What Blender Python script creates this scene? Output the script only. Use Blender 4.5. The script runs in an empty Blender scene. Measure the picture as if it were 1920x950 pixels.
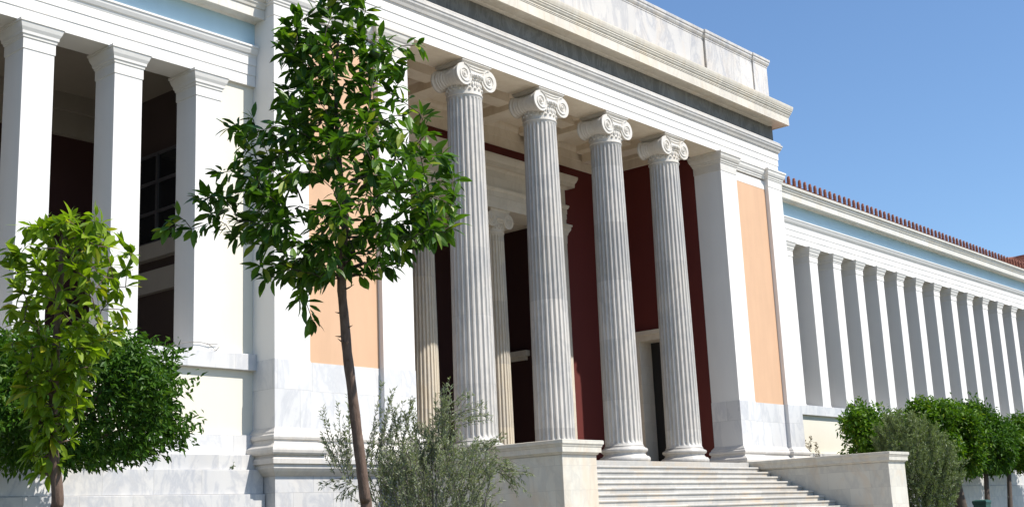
import bpy, bmesh, math, random
from mathutils import Vector, Matrix, Quaternion, noise as mnoise
random.seed(7)
SC = bpy.context.scene
COL = SC.collection
V = Vector
PI = math.pi

# ------------------------------------------------------------------ camera
CE = V((-26.783, -19.772, -1.259))
YAW, PITCH, ROLL, FPX = 0.8670, 0.2151, -0.0442, 2338.7
FW = V((math.sin(YAW)*math.cos(PITCH), math.cos(YAW)*math.cos(PITCH), math.sin(PITCH)))
_rt = V((math.cos(YAW), -math.sin(YAW), 0)); _up = _rt.cross(FW)
RT = math.cos(ROLL)*_rt + math.sin(ROLL)*_up
UP = -math.sin(ROLL)*_rt + math.cos(ROLL)*_up
def ray(u, v): return FW + RT*((u-960)/FPX) - UP*((v-475)/FPX)
def at_d(u, v, d): return CE + ray(u, v)*d
def at_y(u, v, y):
    r = ray(u, v); return CE + r*((y-CE.y)/r.y)

GROUND = -2.86

# ------------------------------------------------------------------ object helpers
class MB:
    def __init__(s): s.v = []; s.f = []
    def add(s, verts, faces):
        o = len(s.v); s.v += [tuple(p) for p in verts]; s.f += [tuple(i+o for i in f) for f in faces]
    def box(s, x0, x1, y0, y1, z0, z1):
        s.add([(x0,y0,z0),(x1,y0,z0),(x1,y1,z0),(x0,y1,z0),(x0,y0,z1),(x1,y0,z1),(x1,y1,z1),(x0,y1,z1)],
              [(0,3,2,1),(4,5,6,7),(0,1,5,4),(1,2,6,5),(2,3,7,6),(3,0,4,7)])
    def loft(s, x0, x1, y0, y1, prof, bottom=True, top=True):
        """rectangle x0..x1, y0..y1 grown outwards by each (offset, z) of the profile"""
        vs = []; fs = []
        for o, z in prof:
            vs += [(x0-o,y0-o,z),(x1+o,y0-o,z),(x1+o,y1+o,z),(x0-o,y1+o,z)]
        n = len(prof)
        for i in range(n-1):
            for k in range(4):
                a = i*4+k; b = i*4+(k+1) % 4
                fs.append((a, b, b+4, a+4))
        if bottom: fs.append((3,2,1,0))
        if top: fs.append(tuple((n-1)*4+k for k in range(4)))
        s.add(vs, fs)
    def prism(s, poly, x0, x1):
        """polygon in (y, z) swept along x"""
        n = len(poly)
        vs = [(x0,y,z) for y, z in poly]+[(x1,y,z) for y, z in poly]
        fs = [(i, (i+1) % n, n+(i+1) % n, n+i) for i in range(n)]
        s.add(vs, fs+[tuple(range(n))[::-1], tuple(range(n, 2*n))])
    def lathe(s, prof, seg=32, c=(0,0,0), axis='z', caps=True):
        vs = []; fs = []
        for r, h in prof:
            for k in range(seg):
                a = 2*PI*k/seg
                p = (r*math.cos(a), r*math.sin(a), h) if axis == 'z' else (r*math.cos(a), h, -r*math.sin(a))
                vs.append((p[0]+c[0], p[1]+c[1], p[2]+c[2]))
        for i in range(len(prof)-1):
            for k in range(seg):
                a = i*seg+k; b = i*seg+(k+1) % seg
                fs.append((a, b, b+seg, a+seg))
        if caps:
            fs.append(tuple(range(seg))[::-1]); fs.append(tuple((len(prof)-1)*seg+k for k in range(seg)))
        s.add(vs, fs)
    def tube(s, pts, radii, seg=6):
        pts = [V(p) for p in pts]; n = len(pts)
        if not hasattr(radii, '__len__'): radii = [radii]*n
        vs = []; fs = []; ref = V((0.31, 0.87, 0.38))
        for i, p in enumerate(pts):
            t = (pts[min(i+1, n-1)]-pts[max(i-1, 0)])
            t = t.normalized() if t.length > 1e-9 else V((0,0,1))
            a = t.cross(ref)
            if a.length < 1e-3: a = t.cross(V((1,0,0)))
            a.normalize(); b = t.cross(a); ref = b.cross(t) if False else ref
            for k in range(seg):
                g = 2*PI*k/seg
                vs.append(p + (a*math.cos(g)+b*math.sin(g))*radii[i])
        for i in range(n-1):
            for k in range(seg):
                q = i*seg+k; w = i*seg+(k+1) % seg
                fs.append((q, w, w+seg, q+seg))
        fs.append(tuple(range(seg))[::-1]); fs.append(tuple((n-1)*seg+k for k in range(seg)))
        s.add(vs, fs)
    def blob(s, c, rx, ry, rz, nu=8, nv=5):
        vs = [(c[0],c[1],c[2]-rz)]
        for j in range(1, nv):
            ph = -PI/2+PI*j/nv
            for k in range(nu):
                a = 2*PI*k/nu
                vs.append((c[0]+rx*math.cos(ph)*math.cos(a), c[1]+ry*math.cos(ph)*math.sin(a), c[2]+rz*math.sin(ph)))
        vs.append((c[0],c[1],c[2]+rz)); L = len(vs)-1; fs = []
        for k in range(nu): fs.append((0, 1+(k+1) % nu, 1+k))
        for j in range(nv-2):
            for k in range(nu):
                a = 1+j*nu+k; b = 1+j*nu+(k+1) % nu
                fs.append((a, b, b+nu, a+nu))
        for k in range(nu): fs.append((L, 1+(nv-2)*nu+k, 1+(nv-2)*nu+(k+1) % nu))
        s.add(vs, fs)
    def build(s, name, mat, parent=None, smooth=False, bevel=0, loc=None, fix=True):
        me = bpy.data.meshes.new(name)
        me.from_pydata(s.v, [], s.f); me.validate()
        if fix:
            bm = bmesh.new(); bm.from_mesh(me)
            bmesh.ops.recalc_face_normals(bm, faces=bm.faces[:]); bm.to_mesh(me); bm.free()
        if mat: me.materials.append(mat)
        if smooth: me.polygons.foreach_set('use_smooth', [True]*len(me.polygons))
        o = bpy.data.objects.new(name, me); COL.objects.link(o)
        if parent is not None: hang(o, parent)
        if loc is not None: o.location = loc
        if bevel:
            m = o.modifiers.new('Bevel', 'BEVEL'); m.width = bevel; m.segments = 2; m.limit_method = 'ANGLE'
        return o

WORLD_LOC = {}
def hang(o, parent):
    """parent while keeping mesh coordinates in world units"""
    o.parent = parent
    w = WORLD_LOC.get(parent.name, V((0,0,0)))
    o.location = -w
def thing(name, label, cat, loc=(0,0,0), group=None):
    o = bpy.data.objects.new(name, None); COL.objects.link(o)
    o.location = loc; o.empty_display_size = .3
    WORLD_LOC[o.name] = V(loc)
    tag(o, label, cat, group); return o
def tag(o, label=None, cat=None, group=None, kind=None):
    if label: o['label'] = label
    if cat: o['category'] = cat
    if group: o['group'] = group
    if kind: o['kind'] = kind
def dup(o, offset, parent=None):
    """copy of a part with its sub-parts; offset is added to its place"""
    c = o.copy(); COL.objects.link(c)
    c.parent = parent if parent else o.parent
    c.location = o.location + V(offset)
    for ch in list(o.children):
        d = ch.copy(); COL.objects.link(d); d.parent = c
    return c

# ------------------------------------------------------------------ materials
def new_mat(name):
    m = bpy.data.materials.new(name); m.use_nodes = True
    nt = m.node_tree; b = nt.nodes['Principled BSDF']
    return m, nt, b
def node(nt, t, **kw):
    n = nt.nodes.new(t)
    for k, v in kw.items():
        if hasattr(n, k): setattr(n, k, v)
        else: n.inputs[k].default_value = v
    return n
def lnk(nt, a, b): nt.links.new(a, b)
def math_n(nt, op, a, b=None, clamp=False):
    n = node(nt, 'ShaderNodeMath', operation=op); n.use_clamp = clamp
    for i, x in enumerate((a, b)):
        if x is None: continue
        if isinstance(x, (int, float)): n.inputs[i].default_value = x
        else: lnk(nt, x, n.inputs[i])
    return n.outputs[0]
def mixc(nt, fac, a, b, mode='MIX'):
    n = node(nt, 'ShaderNodeMix', data_type='RGBA', blend_type=mode)
    for s, x in ((n.inputs['Factor'], fac), (n.inputs[6], a), (n.inputs[7], b)):
        if isinstance(x, (int, float)): s.default_value = x
        elif isinstance(x, tuple): s.default_value = (*x, 1)
        else: lnk(nt, x, s)
    return n.outputs[2]
def ramp(nt, src, stops):
    n = node(nt, 'ShaderNodeValToRGB'); e = n.color_ramp.elements
    while len(e) < len(stops): e.new(.5)
    for el, (p, c) in zip(e, stops):
        el.position = p; el.color = (c, c, c, 1) if isinstance(c, (int, float)) else (*c, 1)
    lnk(nt, src, n.inputs[0]); return n.outputs[0]
def coords(nt, rnd=True):
    tc = node(nt, 'ShaderNodeTexCoord').outputs['Object']
    if not rnd: return tc
    oi = node(nt, 'ShaderNodeObjectInfo').outputs['Random']
    k = math_n(nt, 'MULTIPLY', oi, 57.)
    a = node(nt, 'ShaderNodeVectorMath', operation='ADD'); lnk(nt, tc, a.inputs[0]); lnk(nt, k, a.inputs[1])
    return a.outputs[0]
def noise(nt, vec, scale, detail=5, rough=.55, dist=0, w=None):
    n = node(nt, 'ShaderNodeTexNoise', noise_dimensions='4D' if w is not None else '3D')
    n.inputs['Scale'].default_value = scale; n.inputs['Detail'].default_value = detail
    n.inputs['Roughness'].default_value = rough; n.inputs['Distortion'].default_value = dist
    if vec is not None: lnk(nt, vec, n.inputs['Vector'])
    if w is not None: lnk(nt, w, n.inputs['W'])
    return n.outputs['Fac']
def stretch(nt, vec, sx, sy, sz):
    m = node(nt, 'ShaderNodeVectorMath', operation='MULTIPLY'); lnk(nt, vec, m.inputs[0]); m.inputs[1].default_value = (sx, sy, sz)
    return m.outputs[0]
def bump(nt, bsdf, h, strength=.2, dist=.01):
    b = node(nt, 'ShaderNodeBump'); b.inputs['Strength'].default_value = strength; b.inputs['Distance'].default_value = dist
    lnk(nt, h, b.inputs['Height']); lnk(nt, b.outputs[0], bsdf.inputs['Normal'])

def plaster(name, col, var=.06, rough=.8, streak=.05):
    m, nt, b = new_mat(name); c = coords(nt, False)
    n1 = noise(nt, c, .8, 6, .6); n2 = noise(nt, stretch(nt, c, 3, 3, .35), 1.2, 5, .6); n3 = noise(nt, c, 45, 3, .6)
    k = math_n(nt, 'ADD', math_n(nt, 'MULTIPLY', n1, var*2), math_n(nt, 'MULTIPLY', n2, streak*2))
    k = math_n(nt, 'ADD', k, math_n(nt, 'MULTIPLY', n3, .03))
    k = math_n(nt, 'ADD', k, 1-var-streak-.015)
    o = mixc(nt, 1., tuple(col), k, 'MULTIPLY'); lnk(nt, o, b.inputs['Base Color'])
    b.inputs['Roughness'].default_value = rough
    bump(nt, b, noise(nt, c, 30, 4, .6), .15, .006); return m

def marble(name, col, vein=(.42,.44,.48), vamt=.5, vscale=.55, blocks=None, stain=0., warm=(.62,.5,.34), rough=.45, drum=0., rnd=False, mortar=.55, tone=.16, off=.5):
    m, nt, b = new_mat(name); c = coords(nt, rnd); cur = tuple(col); w = None
    if blocks:
        sp = node(nt, 'ShaderNodeSeparateXYZ'); lnk(nt, c, sp.inputs[0])
        cb = node(nt, 'ShaderNodeCombineXYZ'); lnk(nt, math_n(nt, 'ADD', sp.outputs[0], sp.outputs[1]), cb.inputs[0])
        lnk(nt, math_n(nt, 'ADD', sp.outputs[2], blocks[2] if len(blocks) > 2 else 0.), cb.inputs[1])
        br = node(nt, 'ShaderNodeTexBrick'); br.offset = off; lnk(nt, cb.outputs[0], br.inputs['Vector'])
        br.inputs['Color1'].default_value = (0,0,0,1); br.inputs['Color2'].default_value = (1,1,1,1); br.inputs['Mortar'].default_value = (.5,.5,.5,1)
        br.inputs['Scale'].default_value = 1; br.inputs['Mortar Size'].default_value = .004; br.inputs['Mortar Smooth'].default_value = .3
        br.inputs['Brick Width'].default_value = blocks[0]; br.inputs['Row Height'].default_value = blocks[1]
        bw = node(nt, 'ShaderNodeRGBToBW'); lnk(nt, br.outputs['Color'], bw.inputs[0]); rb = bw.outputs[0]
        w = math_n(nt, 'MULTIPLY', rb, 23.); joint = br.outputs['Fac']
    else: w = math_n(nt, 'ADD', 0., 0.)
    # cloud + diagonal veins
    rot = node(nt, 'ShaderNodeMapping'); lnk(nt, c, rot.inputs[0]); rot.inputs['Rotation'].default_value = (.5, .6, .4); rot.inputs['Scale'].default_value = (1, 1, .45)
    nv = noise(nt, rot.outputs[0], vscale*2.2, 8, .62, 1.4, w)
    veins = ramp(nt, nv, [(0, 0), (.44, 0), (.5, 1), (.56, 0), (1, 0)])
    cl = ramp(nt, noise(nt, rot.outputs[0], vscale, 6, .6, .6, w), [(.3, 0), (.72, 1)])
    f = math_n(nt, 'ADD', math_n(nt, 'MULTIPLY', veins, vamt*.55), math_n(nt, 'MULTIPLY', cl, vamt*.6), True)
    cur = mixc(nt, f, cur, tuple(vein))
    if stain:
        st = ramp(nt, noise(nt, stretch(nt, c, 1, 1, .6), .9, 7, .65, .8), [(.5, 0), (.72, 1)])
        cur = mixc(nt, math_n(nt, 'MULTIPLY', st, stain), cur, tuple(warm))
        sp2 = ramp(nt, noise(nt, c, 3.3, 5, .6, .5), [(.68, 0), (.78, 1)])
        cur = mixc(nt, math_n(nt, 'MULTIPLY', sp2, stain*.6), cur, (.34, .24, .14))
    if drum:
        s3 = node(nt, 'ShaderNodeSeparateXYZ'); lnk(nt, c, s3.inputs[0])
        q = math_n(nt, 'DIVIDE', s3.outputs[2], drum); fl = math_n(nt, 'FLOOR', q)
        wn = node(nt, 'ShaderNodeTexWhiteNoise', noise_dimensions='1D'); lnk(nt, fl, wn.inputs['W'])
        cur = mixc(nt, 1., cur, math_n(nt, 'ADD', math_n(nt, 'MULTIPLY', wn.outputs[0], .2), .84), 'MULTIPLY')
        fr = math_n(nt, 'FRACT', q); jl = math_n(nt, 'LESS_THAN', fr, .006)
        cur = mixc(nt, math_n(nt, 'MULTIPLY', jl, .35), cur, (.3, .29, .27))
        vs = ramp(nt, noise(nt, stretch(nt, c, 6, 6, .5), 1.4, 6, .65), [(.42, 0), (.75, 1)])
        cur = mixc(nt, math_n(nt, 'MULTIPLY', vs, .5), cur, (.38, .36, .32))
        pt = ramp(nt, noise(nt, stretch(nt, c, 1.2, 1.2, .45), 1.5, 5, .6, .4, math_n(nt, 'MULTIPLY', wn.outputs[0], 9.)), [(.5, 0), (.68, 1)])
        cur = mixc(nt, math_n(nt, 'MULTIPLY', pt, .45), cur, (.30, .30, .30))
    if blocks:
        cur = mixc(nt, 1., cur, math_n(nt, 'ADD', math_n(nt, 'MULTIPLY', rb, tone), 1-tone), 'MULTIPLY')
        cur = mixc(nt, math_n(nt, 'MULTIPLY', joint, mortar), cur, (.25, .23, .2))
    fine = noise(nt, c, 60, 3, .6)
    cur = mixc(nt, 1., cur, math_n(nt, 'ADD', math_n(nt, 'MULTIPLY', fine, .08), .96), 'MULTIPLY')
    lnk(nt, cur, b.inputs['Base Color']); b.inputs['Roughness'].default_value = rough
    bump(nt, b, noise(nt, c, 18, 5, .65), .18, .008); return m

def simple(name, col, rough=.6, metal=0., var=.1, scale=8):
    m, nt, b = new_mat(name); c = coords(nt)
    n1 = noise(nt, c, scale, 5, .6)
    lnk(nt, mixc(nt, 1., tuple(col), math_n(nt, 'ADD', math_n(nt, 'MULTIPLY', n1, var*2), 1-var), 'MULTIPLY'), b.inputs['Base Color'])
    b.inputs['Roughness'].default_value = rough; b.inputs['Metallic'].default_value = metal; return m

def leaf_mat(name, dark, light, young=None, trans=.35, rough=.35, spec=.5):
    m, nt, b = new_mat(name)
    g = node(nt, 'ShaderNodeNewGeometry').outputs['Random Per Island']
    c = mixc(nt, ramp(nt, g, [(0, 0), (1, 1)]), tuple(dark), tuple(light))
    if young:
        wn = node(nt, 'ShaderNodeTexWhiteNoise', noise_dimensions='1D'); lnk(nt, math_n(nt, 'MULTIPLY', g, 311.), wn.inputs['W'])
        c = mixc(nt, ramp(nt, wn.outputs[0], [(.93, 0), (.97, 1)]), c, tuple(young))
    cc = coords(nt, False)
    c = mixc(nt, 1., c, math_n(nt, 'ADD', math_n(nt, 'MULTIPLY', noise(nt, cc, 25, 3), .4), .8), 'MULTIPLY')
    lnk(nt, c, b.inputs['Base Color']); b.inputs['Roughness'].default_value = rough
    b.inputs['Specular IOR Level'].default_value = spec
    tr = node(nt, 'ShaderNodeBsdfTranslucent')
    tcol = mixc(nt, 1., c, (1.35, 1.5, .5), 'MULTIPLY'); lnk(nt, tcol, tr.inputs[0])
    mx = node(nt, 'ShaderNodeMixShader'); mx.inputs[0].default_value = trans
    lnk(nt, b.outputs[0], mx.inputs[1]); lnk(nt, tr.outputs[0], mx.inputs[2])
    lnk(nt, mx.outputs[0], nt.nodes['Material Output'].inputs['Surface']); return m

def bark(name, a, bcol):
    m, nt, b = new_mat(name); c = coords(nt)
    n1 = noise(nt, stretch(nt, c, 4, 4, 1), 14, 6, .65, .4)
    lnk(nt, mixc(nt, ramp(nt, n1, [(.3, 0), (.7, 1)]), tuple(a), tuple(bcol)), b.inputs['Base Color'])
    b.inputs['Roughness'].default_value = .85; bump(nt, b, n1, .5, .01); return m

M = {}
M['white'] = plaster('white_plaster', (.715,.69,.65), .045, .75, .05)
M['whitedirt'] = plaster('weathered_white_plaster', (.70,.67,.62), .08, .8, .12)
M['cream'] = plaster('cream_plaster', (.70,.655,.545), .04, .8, .03)
M['orange'] = plaster('apricot_plaster', (.575,.36,.22), .08, .8, .09)
M['blue'] = plaster('pale_blue_plaster', (.42,.585,.675), .05, .8, .05)
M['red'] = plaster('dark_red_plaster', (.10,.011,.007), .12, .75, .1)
M['gred'] = plaster('shade_darkened_red_plaster', (.034,.008,.006), .12, .8, .1)  # darker copy of the red plaster, gallery and loggia shade put into the colour
M['gceil'] = plaster('shade_darkened_ceiling_plaster', (.27,.235,.19), .08, .8, .08)  # ceiling colour lowered so the gallery's shade is painted in
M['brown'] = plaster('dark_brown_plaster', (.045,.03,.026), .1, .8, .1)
M['grey'] = plaster('grey_plaster', (.30,.28,.25), .06, .8, .05)
M['ceil'] = marble('warm_ceiling_marble', (.84,.745,.60), (.66,.55,.40), .5, .5, None, .25, (.5,.38,.24))
M['marble'] = marble('white_marble', (.70,.68,.65), (.40,.41,.44), .6, .42, (1.15,.9,.16), .05, tone=.1)
M['podium'] = marble('podium_marble', (.66,.635,.595), (.38,.39,.42), .8, .5, (1.05,.47,.41), .14, mortar=.6, tone=.14)
M['moulding'] = marble('moulding_marble', (.64,.60,.545), (.42,.41,.40), .5, .7, (1.9,5.,.3), .2, tone=.1)
M['cornice'] = marble('cornice_marble', (.71,.65,.54), (.48,.42,.34), .5, .6, (1.1,5.,2.), .55, (.6,.47,.3), tone=.1)
M['wcornice'] = marble('wing_cornice_marble', (.71,.675,.60), (.5,.45,.37), .4, .7, (1.4,5.,2.), .35, (.6,.47,.3), tone=.08)
M['attic'] = marble('attic_marble', (.70,.655,.59), (.42,.41,.41), .9, .45, (1.5,4.,0.), .4, (.66,.52,.36), tone=.14, mortar=.4)
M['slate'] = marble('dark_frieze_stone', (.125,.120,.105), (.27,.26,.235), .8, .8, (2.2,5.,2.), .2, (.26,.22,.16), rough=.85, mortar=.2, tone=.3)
M['column'] = marble('fluted_column_marble', (.61,.57,.51), (.34,.335,.325), .6, .6, None, .18, (.58,.5,.38), drum=1.67, rnd=True)
M['capital'] = marble('carved_capital_marble', (.64,.60,.535), (.45,.41,.35), .3, 1., None, .45, (.5,.4,.27), rnd=True)
M['innercol'] = marble('warm_column_marble', (.66,.585,.46), (.48,.40,.30), .4, .6, None, .4, (.5,.38,.24), drum=1.9, rnd=True)
M['inner'] = marble('warm_marble', (.68,.615,.51), (.52,.45,.35), .5, .5, (1.6,.62,0.), .3, (.52,.4,.26), tone=.08, mortar=.25)
M['cheek'] = marble('cheek_wall_marble', (.64,.60,.505), (.42,.40,.36), .65, .5, (1.3,.47,.15), .65, (.6,.44,.28), mortar=.35, tone=.08)
M['step'] = marble('step_marble', (.56,.53,.475), (.38,.365,.34), .5, .7, (1.35,.1525,.0025), .65, (.6,.46,.3), mortar=.4, tone=.22)
M['tile'] = simple('terracotta', (.27,.10,.06), .85, 0, .3, 5)
M['tiledark'] = simple('weathered_terracotta', (.24,.088,.055), .9, 0, .35, 6)
M['dark'] = simple('dark_interior', (.012,.011,.011), .7)
M['doordark'] = simple('dark_door', (.02,.014,.012), .5)
M['glass'] = simple('dark_window_glass', (.012,.014,.016), .06)
M['frame'] = simple('grey_paint', (.065,.065,.07), .5)
M['barkb'] = bark('brown_bark', (.085,.05,.035), (.19,.125,.09))
M['barkd'] = bark('dark_bark', (.045,.032,.024), (.11,.08,.06))
M['barkg'] = bark('grey_bark', (.10,.09,.075), (.2,.18,.15))
M['orangeleaf'] = leaf_mat('orange_tree_leaf', (.026,.076,.007), (.105,.21,.014), (.26,.32,.03), .34, .42, .35)
M['youngleaf'] = leaf_mat('yellow_green_leaf', (.10,.18,.009), (.27,.37,.022), (.38,.36,.03), .42, .42, .35)
M['darkleaf'] = leaf_mat('dark_orange_tree_leaf', (.024,.072,.008), (.075,.16,.014), (.12,.2,.02), .28, .5, .22)
M['rowleaf'] = leaf_mat('bright_green_leaf', (.028,.085,.007), (.13,.235,.014), (.24,.30,.03), .28, .5, .25)
M['olive'] = leaf_mat('olive_leaf', (.15,.18,.09), (.31,.335,.21), (.36,.38,.27), .25, .5, .4)
M['olivedark'] = leaf_mat('grey_olive_leaf', (.115,.16,.055), (.23,.275,.12), None, .2, .5, .4)
M['weed'] = leaf_mat('weed_leaf', (.05,.09,.02), (.12,.16,.05), None, .3, .5)
M['dryweed'] = leaf_mat('dry_weed_leaf', (.13,.10,.07), (.22,.17,.12), None, .2, .7)
M['fruit'] = simple('green_orange_skin', (.035,.07,.016), .4, 0, .15, 60)
M['bin'] = simple('green_plastic', (.02,.075,.06), .45)
M['wire'] = simple('wire', (.12,.11,.10), .5, .6)

# ground
gm, nt, b = new_mat('gravel_soil'); c = coords(nt, False)
g1 = noise(nt, c, .25, 6, .6); g2 = noise(nt, c, 24, 4, .7)
gc = mixc(nt, ramp(nt, g1, [(.35, 0), (.65, 1)]), (.085,.085,.05), (.15,.135,.10))
gc = mixc(nt, 1., gc, math_n(nt, 'ADD', math_n(nt, 'MULTIPLY', g2, .7), .6), 'MULTIPLY'); lnk(nt, gc, b.inputs['Base Color'])
b.inputs['Roughness'].default_value = .95; bump(nt, b, g2, .6, .03); M['ground'] = gm

# ------------------------------------------------------------------ ground
g = MB(); n = 40; L = 900.
g.v = [(-L+2*L*i/n, -L+2*L*j/n, GROUND) for j in range(n+1) for i in range(n+1)]
g.f = [(j*(n+1)+i, j*(n+1)+i+1, (j+1)*(n+1)+i+1, (j+1)*(n+1)+i) for j in range(n) for i in range(n)]
tag(g.build('ground', M['ground']), kind='structure')
g = MB(); g.box(-9.5, 9.5, -26, -6.9, GROUND-.1, GROUND+.02)
tag(g.build('path', M['step']), kind='structure')

# ------------------------------------------------------------------ the museum
Z0 = .30                      # stylobate
ZA = 10.22                    # underside of the main architrave
B = thing('museum_building', 'white neoclassical museum with an Ionic column portico, apricot panels and long pillared wings', 'building', (0, 0, GROUND))
def part(name, mb, mat, parent=B, **kw): return mb.build(name, M[mat], parent, **kw)

XI, XO, XP, XE = 7.02, 7.98, 10.06, 10.98       # anta inner/outer, pilaster inner, corner
# --- portico floor and podium
f = MB(); f.box(-XI+.003, XI-.003, -.38, 8.6, -.2, Z0); part('portico_floor', f, 'step', bevel=.012)
CORN = [(.0, -.12), (.02, -.08), (.10, .0), (.14, .06), (.14, .13), (.19, .15), (.19, .24), (.15, .29), (.15, .325)]
BASE = [(.21, .325), (.235, .36), (.245, .41), (.235, .46), (.20, .495), (.15, .515), (.11, .55), (.10, .585), (.10, .61), (.135, .63), (.145, .67), (.135, .71), (.10, .735), (.09, .775), (.04, .83), (.012, .87)]
for s in (-1, 1):
    a, c_ = (XE, XI) if s < 0 else (XI, XE)
    x0, x1 = (-XE, -XI) if s < 0 else (XI, XE)
    p = MB(); p.loft(x0+.012, x1-.012, .012, 9, [(0, GROUND), (0, -.02)], True, False)
    part('podium_wall', p, 'podium')
    p = MB(); p.loft(x0, x1, 0, 9, CORN[1:]); part('podium_cornice', p, 'moulding')
# --- antas, pilasters, panels
def pier_mesh(x0, x1, y0, y1, dado_top=2.24, top=9.6):
    d = MB(); d.loft(x0, x1, y0, y1, [(.012, .87), (.010, dado_top)], False, True)
    sh = MB(); sh.loft(x0, x1, y0, y1, [(0, dado_top), (0, top)], False, False)
    return d, sh
CAP = [(0, 9.6), (.012, 9.603), (.015, 9.85), (.035, 9.86), (.04, 9.90), (.06, 9.92), (.065, 9.96), (.09, 9.99), (.12, 10.06), (.13, 10.12), (.13, 10.15), (.155, 10.16), (.155, 10.217)]
for s in (-1, 1):
    def X(a, b_): return (a, b_) if s > 0 else (-b_, -a)
    for (a, b_), dy in ((X(XI, XO), 1.0), (X(XP, XE), 3.0)):
        d, sh = pier_mesh(a, b_, 0, dy)
        an = part('pilaster', sh, 'white')
        bs = MB(); bs.loft(a, b_, 0, dy, BASE, True, True); bs.build('pilaster_base', M['moulding'], None)
        o = COL.objects[-1]; o.parent = an
        d.build('pilaster_dado', M['marble'], None); COL.objects[-1].parent = an
        cp = MB(); cp.loft(a, b_, 0, dy, CAP, False, True); cp.build('pilaster_capital', M['capital' if a in (XI, -XO) else 'whitedirt'], None); COL.objects[-1].parent = an
    a, b_ = X(XO+.0, XP-.0)
    yp = .135
    w = MB(); w.box(a-.02, b_+.02, yp, yp+.4, 2.24, 9.51); part('wall_panel', w, 'orange')
    w = MB(); w.box(a-.02, b_+.02, yp-.012, yp+.4, .87, 2.24); part('panel_dado', w, 'marble')
    w = MB(); w.prism([(yp+.4, .33)]+[(yp-o_, z) for o_, z in BASE]+[(yp+.4, .87)], a-.02, b_+.02); part('panel_base', w, 'moulding')
    w = MB(); w.box(a-.02, b_+.02, yp-.006, yp+.4, 9.51, 9.80); part('panel_head', w, 'white')
    w = MB(); w.prism([(yp+.4, 9.80)]+[(yp-.01-o_, z) for o_, z in CAP[3:]]+[(yp+.4, 10.217)], a-.02, b_+.02); part('panel_moulding', w, 'whitedirt')
    # side wall of the pavilion behind the corner pilaster
    w = MB(); x0, x1 = X(XE-.9, XE-.02); w.box(x0, x1, 2.9, 9, .3, 10.217); part('side_wall', w, 'white')

# --- main entablature
PX, PY0, PY1 = 10.87, 0.0, 9.0
def shell(prof, name, mat, inset=0., px=PX):
    e = MB(); e.loft(-px+inset, px-inset, PY0+inset, PY1, prof, False, False); return part(name, e, mat)
e = MB()
e.loft(-PX, PX, 0, PY1, [(0, ZA), (0, 10.452), (.018, 10.456), (.018, 10.672), (.036, 10.676), (.036, 10.875)], False, False)
part('architrave', e, 'white')
e = MB(); e.box(-XI-.9, XI+.9, .004, 1.0, ZA-.001, 11.19); part('architrave_soffit', e, 'ceil')
e = MB(); e.loft(-PX, PX, 0, PY1, [(.03, 10.872), (.05, 10.90), (.05, 10.925), (.075, 10.935), (.10, 11.0), (.14, 11.06), (.15, 11.12), (.17, 11.13), (.17, 11.18), (.12, 11.20), (.13, 11.25), (.06, 11.31), (-.05, 11.312)], False, False)
part('architrave_moulding', e, 'moulding')
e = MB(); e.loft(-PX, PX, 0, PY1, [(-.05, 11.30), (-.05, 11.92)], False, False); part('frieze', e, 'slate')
CX = 10.62
e = MB(); e.loft(-CX, CX, 0, PY1, [(-.3, 11.86), (-.02, 11.86), (.03, 11.875), (.06, 11.90), (.43, 11.885), (.43, 11.86), (.47, 11.86), (.47, 12.14), (.485, 12.145), (.485, 12.17), (.50, 12.18), (.50, 12.21), (.53, 12.25), (.545, 12.30), (.56, 12.31), (.56, 12.35), (.575, 12.36), (.60, 12.44), (.61, 12.50), (.61, 12.53), (.45, 12.56), (.02, 12.66), (-2, 12.70)], False, True)
part('cornice', e, 'cornice')
# attic parapet: long recessed centre, two projecting end blocks
def attic(x0, x1, y0, name='attic_block', top=14.31):
    e = MB(); e.loft(x0, x1, y0, y0+1.2, [(.05, 12.6), (.05, 12.80), (.02, 12.84), (0, 12.86), (0, 14.0), (.015, 14.005), (.015, 14.05), (.04, 14.07), (.07, 14.13), (.07, 14.20), (.095, 14.21), (.10, top-.02), (.08, top)])
    return part(name, e, 'attic')
attic(-6.72, 6.72, .10)
for s in (-1, 1):
    for x0, x1, y in ((6.77, 9.74, .04), (9.78, 10.72, .0)):
        attic(*((x0, x1) if s > 0 else (-x1, -x0)), y, top=14.31 if x0 < 9 else 14.30)
e = MB(); e.box(-10.3, 10.3, 1.25, 8.8, 12.5, 13.2); part('portico_roof', e, 'grey')

# --- portico interior
YB = 4.75
w = MB(); w.box(-XI, XI, 1.0, YB+4.2, 11.2, 11.5); part('portico_ceiling', w, 'ceil')
for i, x in enumerate((-6, -3, 0, 3, 6)):
    w = MB(); w.loft(x-.42, x+.42, .98, YB-.08, [(-.14, 10.62), (-.14, 10.9), (-.06, 10.92), (0, 11.0), (0, 11.199)], True, False); part('ceiling_beam', w, 'ceil')
for y in (2.75,):
    w = MB(); w.box(-XI, XI, y-.26, y+.26, 10.78, 11.197); part('ceiling_crossbeam', w, 'ceil')
BAND = [(0, 10.40), (.03, 10.403), (.03, 10.72), (.05, 10.73), (.05, 11.0), (.08, 11.02), (.12, 11.1), (.12, 11.198)]
w = MB(); w.prism([(YB+.1, 10.4)]+[(YB-o_, z) for o_, z in BAND]+[(YB+.1, 11.198)], -XI, XI); part('crown_band', w, 'ceil')
for s in (-1, 1):
    w = MB(); prof = [(XI+.3, 10.4)]+[(XI-o_, z) for o_, z in BAND]+[(XI+.3, 11.198)]
    n_ = len(prof); vs = [(s*x, 1.003, z) for x, z in prof]+[(s*x, YB-.001, z) for x, z in prof]
    w.add(vs, [(i, (i+1) % n_, n_+(i+1) % n_, n_+i) for i in range(n_)]); part('crown_band', w, 'ceil')
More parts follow.
